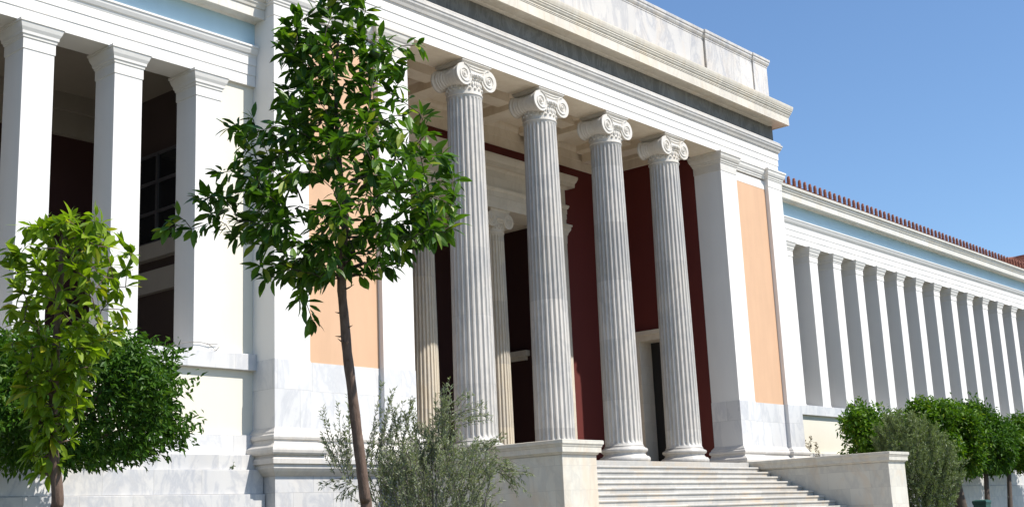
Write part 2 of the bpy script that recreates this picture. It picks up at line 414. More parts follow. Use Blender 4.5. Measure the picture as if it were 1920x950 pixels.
# red walls: back wall in two fields beside the inner porch, side walls with a door each
XL = 3.95
w = MB()
w.box(-XI-.2, -XL, YB, YB+.5, Z0, 10.42); w.box(XL, XI+.2, YB, YB+.5, Z0, 10.42); w.box(-XL, XL, YB, YB+.5, 8.5, 10.42)
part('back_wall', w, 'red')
for s in (-1, 1):
    def bx(mb, x0, x1, y0, y1, z0, z1): mb.box(*((x0, x1) if s > 0 else (-x1, -x0)), y0, y1, z0, z1)
    w = MB(); bx(w, XI, XI+.7, 1.001, 2.05, Z0, 10.42); bx(w, XI, XI+.7, 3.68, YB+.1, Z0, 10.42); bx(w, XI, XI+.7, 2.05, 3.68, 4.6, 10.42)
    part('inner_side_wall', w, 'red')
    dr = MB(); bx(dr, XI+.62, XI+.69, 2.2, 3.55, Z0, 4.5); door = part('side_door', dr, 'dark')
    dr = MB(); bx(dr, XI-.05, XI+.66, 3.55, 3.80, Z0, 4.5); bx(dr, XI-.05, XI+.66, 1.9, 2.2, Z0, 4.5)
    bx(dr, XI-.055, XI+.66, 1.85, 3.85, 4.5, 4.68); bx(dr, XI-.12, XI+.1, 1.8, 3.9, 4.68, 4.82)
    dr.build('door_surround', M['inner'], None); COL.objects[-1].parent = door
# inner porch: loggia room
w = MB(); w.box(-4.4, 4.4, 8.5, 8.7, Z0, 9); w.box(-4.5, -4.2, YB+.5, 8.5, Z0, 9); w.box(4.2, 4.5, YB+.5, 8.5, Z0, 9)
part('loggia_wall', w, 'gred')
w = MB(); w.box(-4.2, 4.2, YB+.95, 8.5, 8.35, 8.5); part('loggia_ceiling', w, 'ceil')
w = MB(); w.box(-4.2+8.2, 4.25, 5.95, 7.7, 4.12, 4.3); w.box(4.06, 4.25, 6.05, 7.6, 4.0, 4.12); part('door_hood', w, 'inner')
w = MB(); w.box(-.95, .95, 8.42, 8.55, Z0, 5.2); part('loggia_door', w, 'doordark')
YI = 4.62
e = MB(); e.loft(-4.78, 4.78, YI, YI+.95, [(0, 8.32), (0, 8.50), (.015, 8.503), (.015, 8.68), (.03, 8.683), (.03, 8.84), (.06, 8.86), (.09, 8.93), (.09, 8.97), (.0, 8.98), (0, 9.50), (.04, 9.53), (.07, 9.58), (.24, 9.57), (.25, 9.70), (.29, 9.76), (.33, 9.86), (.33, 9.93), (.25, 9.96)])
part('inner_entablature', e, 'inner')
for s in (-1, 1):
    x0, x1 = (3.9, 4.8) if s > 0 else (-4.8, -3.9)
    a = MB(); a.loft(x0, x1, YI+.03, YI+.7, [(.12, Z0), (.14, .38), (.12, .47), (.07, .52), (.05, .62), (.08, .66), (.06, .74), (0, .80), (0, 7.9)]); an = part('inner_pilaster', a, 'inner')
    a = MB(); a.loft(x0, x1, YI+.03, YI+.7, [(.01, 7.7), (.015, 7.95), (.03, 7.98), (.05, 8.05), (.11, 8.15), (.12, 8.25), (.15, 8.26), (.15, 8.317)]); a.build('pilaster_capital', M['inner'], None); COL.objects[-1].parent = an

# --- Ionic columns
def fluted_shaft(r0, r1, h, nf=24):
    mb = MB(); prof = [0, 0, .62, .92, 1.0, .92, .62, 0]; ns = len(prof)
    rows = [(0, 0, 1.06), (.03, 0, 1.02), (.06, 0, 1.0), (.10, .55, 1), (.14, .85, 1), (.2, 1, 1)]
    m_ = 14
    for i in range(1, m_): rows.append((.2+(h-.4)*i/m_, 1, 1))
    rows += [(h-.2, 1, 1), (h-.13, .85, 1), (h-.09, .55, 1), (h-.06, 0, 1), (h-.03, 0, 1.02), (h, 0, 1.03)]
    N_ = nf*ns; vs = []
    for z, d, k in rows:
        t = z/h; r = (r0+(r1-r0)*(t**1.35))*k; dep = r*.085*d
        for i in range(N_):
            a = 2*PI*(i+.5)/N_; rr = r-dep*prof[i % ns]
            vs.append((rr*math.cos(a), rr*math.sin(a), z))
    fs = []
    for j in range(len(rows)-1):
        for i in range(N_):
            a = j*N_+i; b_ = j*N_+(i+1) % N_; fs.append((a, b_, b_+N_, a+N_))
    fs.append(tuple((len(rows)-1)*N_+i for i in range(N_)))
    mb.add(vs, fs); return mb
def column_base(k=1.):
    pr = [(.66,0),(.695,.03),(.71,.075),(.70,.13),(.665,.165),(.625,.172),(.615,.185),(.585,.21),(.572,.245),(.585,.275),(.61,.285),(.625,.29),(.645,.315),(.648,.345),(.635,.375),(.605,.39),(.575,.395),(.575,.41),(.55,.43),(.53,.45)]
    mb = MB(); mb.lathe([(r*k, z*k) for r, z in pr], 64); return mb
def ionic_capital(k=1.):
    """origin on the axis at the top of the abacus, front to -y and +y"""
    mb = MB()
    mb.loft(-.53, .53, -.47, .47, [(-.05, -.10), (-.03, -.085), (-.005, -.05), (.012, -.04), (.012, 0)])
    zc, xc, R = -.385, .455, .285
    for s in (-1, 1):
        pr = []
        for y, r in ((-.455, .245), (-.455, .285), (-.41, .288), (-.38, .262), (-.34, .255), (-.31, .262), (-.28, .24), (-.24, .245), (-.21, .225), (-.16, .23), (-.13, .205), (-.09, .215), (-.05, .20), (0, .212)):
            pr.append((r, y))
        pr = pr+[(r, -y) for r, y in pr[-2::-1]]
        mb.lathe(pr, 36, (s*xc, 0, zc), 'y')
        for fy in (-1, 1):
            pts = []; rad = []
            for i in range(64):
                t = i/63; th = PI/2 + s*0 + t*2.6*2*PI
                r = R*.955*math.exp(-1.75*t)*(1-.12*t)
                pts.append((s*xc - s*(-1)*r*math.cos(th)*1., fy*.462, zc+r*math.sin(th))); rad.append(.020*(1-.55*t))
            mb.tube(pts, rad, 6)
            mb.blob((s*xc, fy*.462, zc), .042, .025, .042)
    for fy in (-1, 1):
        y0, y1 = (-.452, -.30) if fy < 0 else (.30, .452)
        n_ = 16; vs = []
        for i in range(n_+1):
            x = -xc+2*xc*i/n_; q = 1-(x/xc)**2
            vs += [(x, fy*.448, -.10-.03*q), (x, fy*.448, -.33-.05*q+.1*(1-q)), (x, fy*.30, -.33-.05*q+.1*(1-q)), (x, fy*.30, -.10-.03*q)]
        fs = []
        for i in range(n_):
            for j in range(4): fs.append((i*4+j, i*4+(j+1) % 4, i*4+4+(j+1) % 4, i*4+4+j))
        mb.add(vs, fs)
        for z0, sag, kk in ((-.113, .028, 1.), (-.175, .05, .78), (-.30, .07, .55)):
            pts = [(x*xc*kk, fy*.455, z0-sag*(1-x*x)) for x in [i/8-1 for i in range(17)]]
            mb.tube(pts, .016, 6)
    mb.loft(-.44, .44, -.44, .44, [(-.02, -.20), (0, -.09)])
    mb.lathe([(.44,-.50),(.47,-.47),(.47,-.445),(.455,-.44),(.50,-.41),(.53,-.36),(.52,-.31),(.47,-.28)], 48)
    for i in range(24):
        a = 2*PI*(i+.5)/24; mb.blob((.505*math.cos(a), .505*math.sin(a), -.365), .038, .038, .055, 6, 4)
    for i in range(40):
        a = 2*PI*i/40; mb.blob((.475*math.cos(a), .475*math.sin(a), -.458), .022, .022, .018, 6, 4)
    mb.lathe([(.462,-.86),(.475,-.85),(.475,-.825),(.452,-.815),(.448,-.6),(.452,-.5),(.44,-.49)], 48)
    for i in range(20):
        a = 2*PI*i/20; c2, s2 = math.cos(a), math.sin(a)
        mb.blob((.452*c2, .452*s2, -.60), .035, .035, .075, 6, 4)
        a += PI/20; mb.blob((.45*math.cos(a), .45*math.sin(a), -.70), .045, .045, .035, 6, 4)
        mb.blob((.45*math.cos(a), .45*math.sin(a), -.57), .025, .025, .05, 6, 4)
    mb.v = [(x*k, y*k, z*k) for x, y, z in mb.v]
    return mb
shaft = fluted_shaft(.52, .445, (ZA-.85)-(Z0+.45))
def make_column(x, y, sh, bs, cp, mat, capmat, zb, ztop, name):
    o = sh.build(name, M[mat], B); o.location = V((x, y, zb)) - V((0, 0, GROUND))
    return o
colA = shaft.build('ionic_column', M['column'], B); colA.location = V((-4.5, .5, Z0+.45-GROUND))
o = column_base().build('column_base', M['column'], None, smooth=False); o.parent = colA; o.location = (0, 0, -.45)
o.data.polygons.foreach_set('use_smooth', [True]*len(o.data.polygons))
o = ionic_capital().build('column_capital', M['capital'], None); o.parent = colA; o.location = (0, 0, ZA-.002-(Z0+.45))
for i in range(1, 4): dup(colA, (3.0*i, 0, 0))
kI = .84
inn = fluted_shaft(.52*kI, .445*kI, (8.32-.85*kI)-(Z0+.45*kI))
colI = inn.build('inner_column', M['innercol'], B); colI.location = V((-1.57, 5.09, Z0+.45*kI-GROUND))
o = column_base(kI).build('column_base', M['innercol'], None); o.parent = colI; o.location = (0, 0, -.45*kI)
o.data.polygons.foreach_set('use_smooth', [True]*len(o.data.polygons))
o = ionic_capital(kI).build('column_capital', M['inner'], None); o.parent = colI; o.location = (0, 0, 8.318-(Z0+.45*kI))
dup(colI, (3.14, 0, 0))

# --- side wings
WX0, WX1 = 10.985, 50.
ZW = 8.13
PITCHX = 1.862
def wing(s):
    def X(a, b_): return (a, b_) if s > 0 else (-b_, -a)
    x0, x1 = X(WX0, WX1)
    # podium courses
    for y0, z0, z1 in ((.30, GROUND, -.42), (.36, -.417, .055), (.45, .058, .35)):
        w = MB(); w.box(x0, x1, y0, 1.6, z0, z1); part('podium_course', w, 'podium', bevel=.008)
    w = MB(); w.box(x0, x1, .60, 1.55, .35, .75); part('wall_base', w, 'marble', bevel=.006)
    w = MB(); w.box(x0, x1, .70, 1.5, .75, 2.05); part('parapet_wall', w, 'cream')
    w = MB(); w.box(*X(WX0+.0, WX1), .575, 1.62, 2.05, 2.38); part('sill', w, 'marble', bevel=.008)
    # piers
    n_ = 21 if s > 0 else 9
    xc = s*12.19
    sh = MB(); sh.loft(xc-.305, xc+.305, .60, 1.27, [(.012, 2.38), (.012, 2.40), (0, 2.42), (0, 7.60)], False, False)
    sh.v = [(x-xc, y, z) for x, y, z in sh.v]
    p0 = sh.build('pier', M['white'], B, bevel=.006); p0.location = V((xc, 0, -GROUND))
    cp = MB(); cp.loft(-.305, .305, .60, 1.27, [(.0, 7.59), (.014, 7.60), (.014, 7.80), (.03, 7.81), (.035, 7.85), (.055, 7.87), (.06, 7.92), (.09, 7.98), (.11, 8.05), (.11, 8.075), (.13, 8.08), (.13, 8.128)])
    o = cp.build('pier_capital', M['whitedirt'], None); o.parent = p0
    for k in range(1, n_): dup(p0, (s*PITCHX*k, 0, 0))
    # wall between the last pier and the pavilion
    w = MB(); w.box(*X(WX0, 11.9), .70, 1.2, 2.38, ZW); part('wing_end_wall', w, 'cream')
    # entablature
    pr = [(1.32, ZW), (.62, ZW), (.62, 8.365), (.605, 8.368), (.605, 8.585), (.59, 8.588), (.59, 8.77), (1.32, 8.78)]
    w = MB(); w.prism(pr, x0, x1); part('wing_architrave', w, 'white')
    pr = [(1.32, 8.76), (.585, 8.765), (.575, 8.79), (.575, 8.81), (.545, 8.83), (.51, 8.90), (.50, 8.95), (.48, 8.96), (.48, 9.0), (.54, 9.02), (.66, 9.035), (1.32, 9.04)]
    w = MB(); w.prism(pr, x0, x1); part('wing_moulding', w, 'white')
    w = MB(); w.box(x0, x1, .65, 1.32, 9.03, 9.6); part('wing_frieze', w, 'blue')
    pr = [(1.32, 9.60), (.66, 9.56), (.60, 9.555), (.57, 9.58), (.33, 9.575), (.33, 9.555), (.29, 9.555), (.29, 9.76), (.265, 9.77), (.25, 9.82), (.22, 9.86), (.22, 9.90), (.17, 9.94), (.16, 10.02), (1.32, 10.08)]
    w = MB(); w.prism(pr, x0, x1); part('wing_cornice', w, 'wcornice')
    # roof
    w = MB(); n2 = 104
    vs = []
    for i in range(n2*2+1):
        x = WX0+.02+(WX1-WX0-.02)*i/(n2*2); z = .05 if i % 2 else 0
        vs += [(s*x, .24, 10.06+z), (s*x, 6.5, 11.9+z)]
    w.add(vs, [(2*i, 2*i+2, 2*i+3, 2*i+1) for i in range(n2*2)])
    rf = part('wing_roof', w, 'tile')
    # antefixes: upright palmette tiles along the eaves
    am = MB()
    pts = [(-.062, 0), (.062, 0), (.066, .12), (.06, .22), (.044, .285), (.018, .335), (0, .345), (-.018, .335), (-.044, .285), (-.06, .22), (-.066, .12)]
    n3 = len(pts)
    am.add([(x, 0, z) for x, z in pts]+[(x*.82, -.03, .02+z*.9) for x, z in pts]+[(x, .045, z*.96) for x, z in pts],
           [tuple(range(n3, 2*n3))]+[(i, (i+1) % n3, n3+(i+1) % n3, n3+i) for i in range(n3)]+[(i, 2*n3+i, 2*n3+(i+1) % n3, (i+1) % n3) for i in range(n3)]+[tuple(range(2*n3, 3*n3))[::-1]])
    for z in (.08, .14, .2): am.blob((0, -.035, z), .04-.1*(z-.08), .02, .03, 6, 4)
    am.box(-.055, .055, .04, .4, .0, .08)
    a0 = am.build('antefix', M['tiledark'], B); a0.location = V((s*11.20, .20, 10.03-GROUND))
    for k in range(1, 70 if s > 0 else 28): dup(a0, (s*.392*k, random.uniform(-.008, .008), random.uniform(-.006, .006)))
    # inside of the gallery
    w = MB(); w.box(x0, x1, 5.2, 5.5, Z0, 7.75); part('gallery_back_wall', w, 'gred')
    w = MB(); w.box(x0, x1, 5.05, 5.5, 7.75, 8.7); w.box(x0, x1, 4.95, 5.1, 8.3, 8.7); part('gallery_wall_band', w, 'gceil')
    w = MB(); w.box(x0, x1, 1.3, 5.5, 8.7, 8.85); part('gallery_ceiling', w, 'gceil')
    w = MB(); w.box(x0, x1, 1.5, 5.3, 1.2, 1.4); part('gallery_floor', w, 'step')
    if s < 0:
        xe = -WX0
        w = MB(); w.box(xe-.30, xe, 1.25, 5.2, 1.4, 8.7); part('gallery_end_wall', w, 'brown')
        wd = MB(); wd.box(xe-.36, xe-.29, 1.7, 4.6, 5.2, 7.3); wd = part('gallery_window', wd, 'glass')
        fr = MB()
        for z in (5.2, 5.9, 6.6, 7.25): fr.box(xe-.40, xe-.28, 1.65, 4.65, z, z+.07)
        for y in (1.65, 2.6, 3.6, 4.6): fr.box(xe-.41, xe-.29, y, y+.07, 5.2, 7.3)
        fr.build('window_frame', M['frame'], None); COL.objects[-1].parent = wd
        w = MB(); w.box(xe-.5, xe-.28, 1.5, 4.8, 4.85, 5.2); w.box(xe-.44, xe-.28, 1.5, 4.8, 4.1, 4.6); part('door_lintel', w, 'grey')
        w = MB(); w.box(xe-.36, xe-.28, 1.6, 2.75, 1.4, 4.1); part('gallery_door', w, 'frame')
wing(1); wing(-1)

# ------------------------------------------------------------------ distant end pavilion
P = thing('end_pavilion', 'far end pavilion with a red tiled hip roof rising behind the right wing', 'building', (57, 4, GROUND))
w = MB(); w.box(50.1, 66, -1, 16, GROUND, 10.6); part('wall', w, 'white', P)
w = MB(); w.loft(50.1, 66, -1, 16, [(.0, 10.6), (.35, 10.62), (.4, 11.0), (0, 11.02)]); part('cornice', w, 'cornice', P)
w = MB(); vs = []; fs = []
def rslope(a, b_, c_, d_, n_):
    a, b_, c_, d_ = map(V, (a, b_, c_, d_)); nn = (b_-a).cross(d_-a).normalized()
    if nn.z < 0: nn = -nn
    o = len(w.v); vv = []
    for i in range(2*n_+1):
        t = i/(2*n_); off = nn*(.07 if i % 2 else 0)
        vv += [a.lerp(b_, t)+off, d_.lerp(c_, t)+off]
    w.add(vv, [(2*i, 2*i+2, 2*i+3, 2*i+1) for i in range(2*n_)])
rslope((49.7,-1.4,11), (66.4,-1.4,11), (60,6.5,14.6), (56,6.5,14.6), 34)
rslope((49.7,-1.4,11), (49.7,16.4,11), (56,8.5,14.6), (56,6.5,14.6), 36)
rslope((66.4,-1.4,11), (66.4,16.4,11), (60,8.5,14.6), (60,6.5,14.6), 36)
rslope((49.7,16.4,11), (66.4,16.4,11), (60,8.5,14.6), (56,8.5,14.6), 34)
part('roof', w, 'tile', P)

# ------------------------------------------------------------------ stairs and cheek walls
S = thing('stone_staircase', 'broad flight of worn marble steps rising to the portico columns', 'stairs', (0, -3.5, GROUND))
for i in range(1, 21):
    zt = Z0-.1525*i; y1 = -.38-.335*(i-1)+.02; y0 = -.38-.335*i
    w = MB(); wide = 6.69 if y0 > -4.75 else 9.4
    yb = min(y1+.3, -.40); zb = max(zt-.17, GROUND-.05)
    w.prism([(y0+.03, zb), (y0+.03, zt-.05), (y0, zt-.045), (y0-.004, zt-.02), (y0+.008, zt), (yb, zt), (yb, zb)], -wide, wide)
    o = w.build('step', M['step'], S)
for s in (-1, 1):
    nm = 'left' if s < 0 else 'right'
    lab = ('stained marble stair wall at the left end of the steps, behind the feathery olive bush' if s < 0
           else 'marble stair wall at the right end of the steps, its long shaded side to the steps')
    T = thing('stair_wall', lab, 'wall', (s*7.29, -2.4, GROUND), 'marble walls flanking the steps')
    x0, x1 = (6.74, 7.83) if s > 0 else (-7.83, -6.74)
    w = MB(); w.box(x0, x1, -4.72, -.16, GROUND, .05); part('wall_body', w, 'cheek', T, bevel=.01)
    w = MB(); w.loft(x0, x1, -4.72, -.16, [(0, .052), (.02, .06), (.035, .085), (.04, .10), (.075, .10), (.075, .20), (.085, .205), (.10, .25), (.115, .26), (.115, .325), (.10, .335)]); part('wall_cap', w, 'cheek', T)

# ------------------------------------------------------------------ foliage helpers
def rvec(): 
    while True:
        p = V((random.uniform(-1,1), random.uniform(-1,1), random.uniform(-1,1)))
        if .05 < p.length < 1: return p.normalized()
def leaf(mb, p, d, nrm, L, W, curl=.25, fold=.25):
    """pointed oval leaf of eight faces, folded along its midrib and drooping to its tip"""
    d = d.normalized(); s = d.cross(nrm)
    if s.length < 1e-3: s = d.cross(V((1,.2,.3)))
    s.normalize(); n = s.cross(d)
    vs = [p]
    for t, w in ((.22, .68), (.5, 1.), (.78, .62)):
        m = p+d*L*t-n*(curl*L*t*t)
        vs += [m+s*W*.5*w+n*fold*W*w*.5, m, m-s*W*.5*w+n*fold*W*w*.5]
    vs.append(p+d*L-n*curl*L)
    mb.add(vs, [(0,2,1),(0,3,2),(1,2,5,4),(2,3,6,5),(4,5,8,7),(5,6,9,8),(7,8,10),(8,9,10)])
def leaf2(mb, p, d, nrm, L, W, fold=.2):
    d = d.normalized(); s = d.cross(nrm)
    if s.length < 1e-3: s = d.cross(V((1,.2,.3)))
    s.normalize(); n = s.cross(d); c = p+d*L*.45
    mb.add([p, c+s*W*.5+n*fold*W, p+d*L-n*L*.12, c-s*W*.5+n*fold*W], [(0,1,2),(0,2,3)])
def envelope(rows):
    """silhouette rows (v, u_left, u_right) -> function v -> (uL, uR)"""
    def f(v):
        for (a, l0, r0), (b_, l1, r1) in zip(rows, rows[1:]):
            if a <= v <= b_:
                t = (v-a)/(b_-a); return l0+(l1-l0)*t, r0+(r1-r0)*t
        return None
    return f
def sample_crown(rows, d, n, depth_k=.8, shell=.0, lump=0.):
    f = envelope(rows); v0, v1 = rows[0][0], rows[-1][0]; wmax = max(r-l for _, l, r in rows); out = []
    hw = max((r-l)/2 for _, l, r in rows)
    while len(out) < n:
        v = random.uniform(v0, v1); l, r = f(v)
        if random.random() > (r-l)/wmax: continue
        x = random.uniform(-1, 1); y = random.uniform(-1, 1)
        rr = x*x+y*y
        if rr > 1 or (shell and rr < shell and random.random() < .7): continue
        u = (l+r)/2+x*(r-l)/2; dz = y*(r-l)/2*depth_k/FPX*d
        p = CE+ray(u, v)*(d+dz)
        if lump and mnoise.noise(p*lump) < -.10+.45*(rr-.35): continue
        out.append(p)
    return out
def grow(trunk, targets, r_tip=.004, step=.1, jitter=.02):
    """join every target to the nearest earlier point of the skeleton; returns branch polylines and their radii"""
    nodes = [(p, r) for p, r in trunk]; br = []
    c0 = trunk[-1][0]
    for t in sorted(targets, key=lambda q: (q-trunk[len(trunk)//2][0]).length):
        best = min(nodes, key=lambda q: (q[0]-t).length + max(0, (q[0].z-t.z))*1.2)
        a, ra = best; Ld = (t-a).length; k = max(2, int(Ld/step)); pts = []; rad = []
        r0 = max(r_tip, ra*.62)
        for i in range(k+1):
            s = i/k; p = a.lerp(t, s)+V((0,0,1))*Ld*.12*math.sin(s*PI)*1.0
            if 0 < i < k: p = p+rvec()*jitter
            r = r0+(r_tip-r0)*s; pts.append(p); rad.append(r)
            if i > 0: nodes.append((p, r))
        br.append((pts, rad))
    return br
def smooth_path(pts, n=6):
    out = []; P_ = [pts[0]]+list(pts)+[pts[-1]]
    for i in range(1, len(P_)-2):
        for k in range(n):
            t = k/n; a, b_, c_, d_ = P_[i-1], P_[i], P_[i+1], P_[i+2]
            out.append(.5*((2*b_)+(c_-a)*t+(2*a-5*b_+4*c_-d_)*t*t+(3*b_-a-3*c_+d_)*t**3))
    out.append(pts[-1]); return out

# ------------------------------------------------------------------ T3: the young orange tree in front
D3 = 6.2
tr = [at_d(u, v, D3) for u, v in ((689, 975), (684, 930), (677, 870), (668, 800), (660, 730), (651, 660), (646, 600), (641, 545), (641, 500), (643, 470))]
foot = V((tr[0].x+.03, tr[0].y-.02, GROUND)); mid = foot.lerp(tr[0], .5)+V((.02, 0, 0))
path = smooth_path([foot, mid]+tr, 4); nT = len(path)
T3 = thing('orange_tree', 'young orange tree with glossy dark leaves on a thin bent trunk, before the apricot panel', 'tree', foot, 'orange trees in front of the museum')
rad = [.031-.010*i/(nT-1)+random.uniform(-.0012, .0012) for i in range(nT)]
tm = MB(); tm.tube(path, rad, 12)
for i in range(12):                                   # thorns and cut stubs
    k = int(nT*(.62+.03*i)); k = min(k, nT-2); p = path[k]; d = (rvec()*1.0); d.z = abs(d.z)*.3; d.normalize()
    Lth = random.uniform(.045, .085); tm.tube([p, p+d*Lth*.6, p+d*Lth+V((0,0,.005))], [.006, .004, .001], 5)
tm.build('trunk', M['barkb'], T3, smooth=True)
rows3 = [(-28, 615, 668), (0, 585, 692), (40, 540, 722), (80, 520, 738), (130, 540, 765), (170, 520, 770), (205, 480, 800), (240, 440, 835), (280, 420, 838), (320, 385, 862), (360, 360, 864), (400, 370, 855), (440, 415, 842), (470, 470, 800), (505, 480, 735), (540, 500, 620)]
tg = sample_crown(rows3, D3, 335, .8)
tg += [at_d(u, v, D3+w_) for u, v, w_ in ((782, 85, 0), (545, 55, .05), (535, 100, 0), (335, 405, 0), (312, 430, -.05), (395, 400, .1), (360, 430, 0), (560, 560, .03), (585, 598, .02), (600, 520, -.1), (850, 330, .05), (845, 385, 0), (845, 425, .1), (430, 240, 0), (450, 300, .1), (640, 5, 0), (610, 15, .1), (720, 500, 0), (760, 470, .1), (560, 520, .1), (830, 300, .1), (800, 250, .0))]
main = [(p, r) for p, r in zip(path[-8:], rad[-8:])]
ctr = [at_d(u, v, D3) for u, v in ((648, 420), (640, 340), (632, 250), (630, 160), (634, 80))]
sp = smooth_path([path[-1]]+ctr, 4); main += [(p, .019*(1-i/len(sp)*.72)) for i, p in enumerate(sp)]
for tgt in ((520, 420, .12), (540, 300, -.15), (740, 420, .1), (730, 300, -.1), (600, 300, .25), (690, 380, -.25), (560, 180, .05), (700, 160, .0)):
    a = sp[random.randrange(0, 10)]; q = at_d(tgt[0], tgt[1], D3+tgt[2]); pth = smooth_path([a, a.lerp(q, .5)+V((0,0,.05)), q], 5)
    main += [(p, .012*(1-.5*i/len(pth))) for i, p in enumerate(pth)]
    tm2 = MB()
br = grow(main, tg, .0022, .09, .012)
bm_ = MB(); bm_.tube(sp, [.019*(1-i/len(sp)*.72) for i in range(len(sp))], 8)
for pts, rd in br: bm_.tube(pts, rd, 5)
bm_.build('branches', M['barkd'], T3, smooth=True)
lm = MB()
def leafy(mb, pts, spacing, L, W, hang=.35, start=.25, tipn=5):
    tot = sum((b_-a).length for a, b_ in zip(pts, pts[1:])); n_ = max(3, int(tot*(1-start)/spacing)); k = 0
    for i in range(n_):
        t = start+(1-start)*(i+random.random())/n_; x = t*(len(pts)-1); j = min(int(x), len(pts)-2); p = pts[j].lerp(pts[j+1], x-j)
        ax = (pts[j+1]-pts[j]).normalized(); side = ax.cross(rvec()).normalized()
        d = (side*.9+ax*.55+V((0,0,-hang))+rvec()*.3); nrm = (V((0,0,1))+rvec()*.75).normalized()
        s = random.uniform(.6, 1.15); leaf(mb, p+side*.008, d, nrm, L*s, W*s*random.uniform(.85, 1.1), random.uniform(.05, .4), random.uniform(.1, .35))
    p = pts[-1]; ax = (pts[-1]-pts[-2]).normalized()
    for i in range(tipn):
        d = ax*.7+ax.cross(rvec()).normalized()*.8+V((0,0,-hang*.5)); s = random.uniform(.6, 1.1)
        leaf(mb, p, d, (V((0,0,1))+rvec()*.6).normalized(), L*s, W*s, random.uniform(.05, .35), random.uniform(.1, .35))
for pts, rd in br: leafy(lm, pts, .0112, .094, .037)
lm.build('crown', M['orangeleaf'], T3, fix=False)
for u, v, w_ in ((704, 100, -.12), (621, 311, -.3), (655, 380, -.25)):
    fm = MB(); p = at_d(u, v, D3+w_); fm.blob(p, .027, .027, .026, 14, 9); fm.tube([p+V((0,0,.024)), p+V((.004,0,.06))], .003, 5)
    fm.build('fruit', M['fruit'], T3, smooth=True)

# ------------------------------------------------------------------ T1: pale young tree at the left edge
D1 = 7.6
tr = [at_d(u, v, D1) for u, v in ((104, 985), (108, 940), (106, 900), (101, 855), (98, 800), (102, 720), (106, 640), (110, 560), (116, 490), (120, 440))]
foot = V((tr[0].x, tr[0].y, GROUND)); path = smooth_path([foot, foot.lerp(tr[0], .5)+V((.03,.02,0))]+tr, 4); nT = len(path)
T1 = thing('orange_tree', 'young tree with large pale yellow-green leaves, at the left edge', 'tree', foot, 'orange trees in front of the museum')
rad = [.045-.03*i/(nT-1) for i in range(nT)]
tm = MB(); tm.tube(path, rad, 12); tm.build('trunk', M['barkb'], T1, smooth=True)
rows1 = [(405, 85, 190), (425, 50, 225), (455, 20, 245), (490, 10, 255), (530, 20, 250), (560, 25, 225), (600, 20, 225), (640, 20, 215), (690, 30, 185), (740, 30, 160), (790, 45, 145), (840, 60, 130), (872, 60, 115)]
tg = sample_crown(rows1, D1, 200, .8)+[at_d(u, v, D1) for u, v in ((15, 465), (25, 480), (245, 480), (235, 505), (128, 412), (180, 405), (60, 850), (75, 885), (225, 580), (25, 580))]
br = grow([(p, r) for p, r in zip(path[-30:], rad[-30:])], tg, .003, .1, .015)
bm_ = MB()
for pts, rd in br: bm_.tube(pts, rd, 5)
bm_.build('branches', M['barkb'], T1, smooth=True)
lm = MB()
for pts, rd in br: leafy(lm, pts, .020, .112, .043, .5, .3, 5)
lm.build('crown', M['youngleaf'], T1, fix=False)

# ------------------------------------------------------------------ dense trees along the walls
def dense_tree(name, label, foot, lean, rows, Y, nclump, nleaf, L, mat, r0=.09, depth_k=.9, group=None, trunk_top=None, inset=12, lump=1.15):
    """rows of silhouette at the plane y=Y; leaf clumps fill the crown volume, mostly near its skin"""
    T = thing(name, label, 'tree', foot, group)
    rows = [(v+inset*(1-(v-rows[0][0])/(rows[-1][0]-rows[0][0])), l+inset*.3, r_-inset*.3) for v, l, r_ in rows]
    f = envelope(rows); vmid = (rows[0][0]+rows[-1][0])/2; l, r = f(vmid); cu = (l+r)/2
    cc = at_y(cu, vmid, Y); d = (cc-CE).dot(FW)
    cl = sample_crown(rows, d, nclump, depth_k, .45, lump)
    for c2 in random.sample(cl, len(cl)//14):          # stray shoots make the outline uneven
        o_ = (c2-cc); o_.z = abs(o_.z)*.6+.25; cl.append(c2+o_.normalized()*random.uniform(.12, .42))
    top = trunk_top or cc
    path = smooth_path([foot, foot.lerp(top, .4)+V(lean), top], 6)
    tm = MB(); tm.tube(path, [r0*(1-.55*i/(len(path)-1)) for i in range(len(path))], 10)
    tm.build('trunk', M['barkd'], T, smooth=True)
    bmx = MB()
    for c2 in random.sample(cl, min(len(cl), 34)):
        a = path[random.randrange(len(path)-3, len(path))]; q = smooth_path([a, a.lerp(c2, .5)+V((0,0,.12))+rvec()*.08, c2], 4)
        bmx.tube(q, [r0*.28*(1-.8*i/(len(q)-1))+.004 for i in range(len(q))], 5)
    bmx.build('branches', M['barkd'], T, smooth=True)
    lm = MB(); rc = L*1.9
    for c2 in cl:
        ax = (c2-cc+V((0,0,.4))); ax = (ax.normalized()+rvec()*.6).normalized()
        for i in range(nleaf):
            p = c2+rvec()*rc*random.random()**.6
            dd = ax*.8+rvec()*.9+V((0,0,-.35)); leaf2(lm, p, dd, (V((0,0,1))+rvec()*.7).normalized(), L*random.uniform(.6, 1.2), L*.42*random.uniform(.8, 1.2))
    lm.build('crown', M[mat], T, fix=False); return T

rowsT2 = [(598, -20, 60), (615, -70, 50), (628, -110, 40), (640, -180, 330), (655, -220, 350), (690, -250, 368), (730, -250, 380), (765, -240, 372), (800, -230, 368), (825, -200, 355), (845, -150, 300), (866, -100, 130)]
ft = at_y(84, 950, -1.65); ft.z = GROUND
dense_tree('orange_tree', 'dense dark green orange tree by the left wing, behind the pale young tree', ft, (.06, 0, 0), rowsT2, -1.65, 1500, 18, .135, 'darkleaf', .085, .8, 'orange trees in front of the museum', at_y(112, 800, -1.65), 6, 1.05)

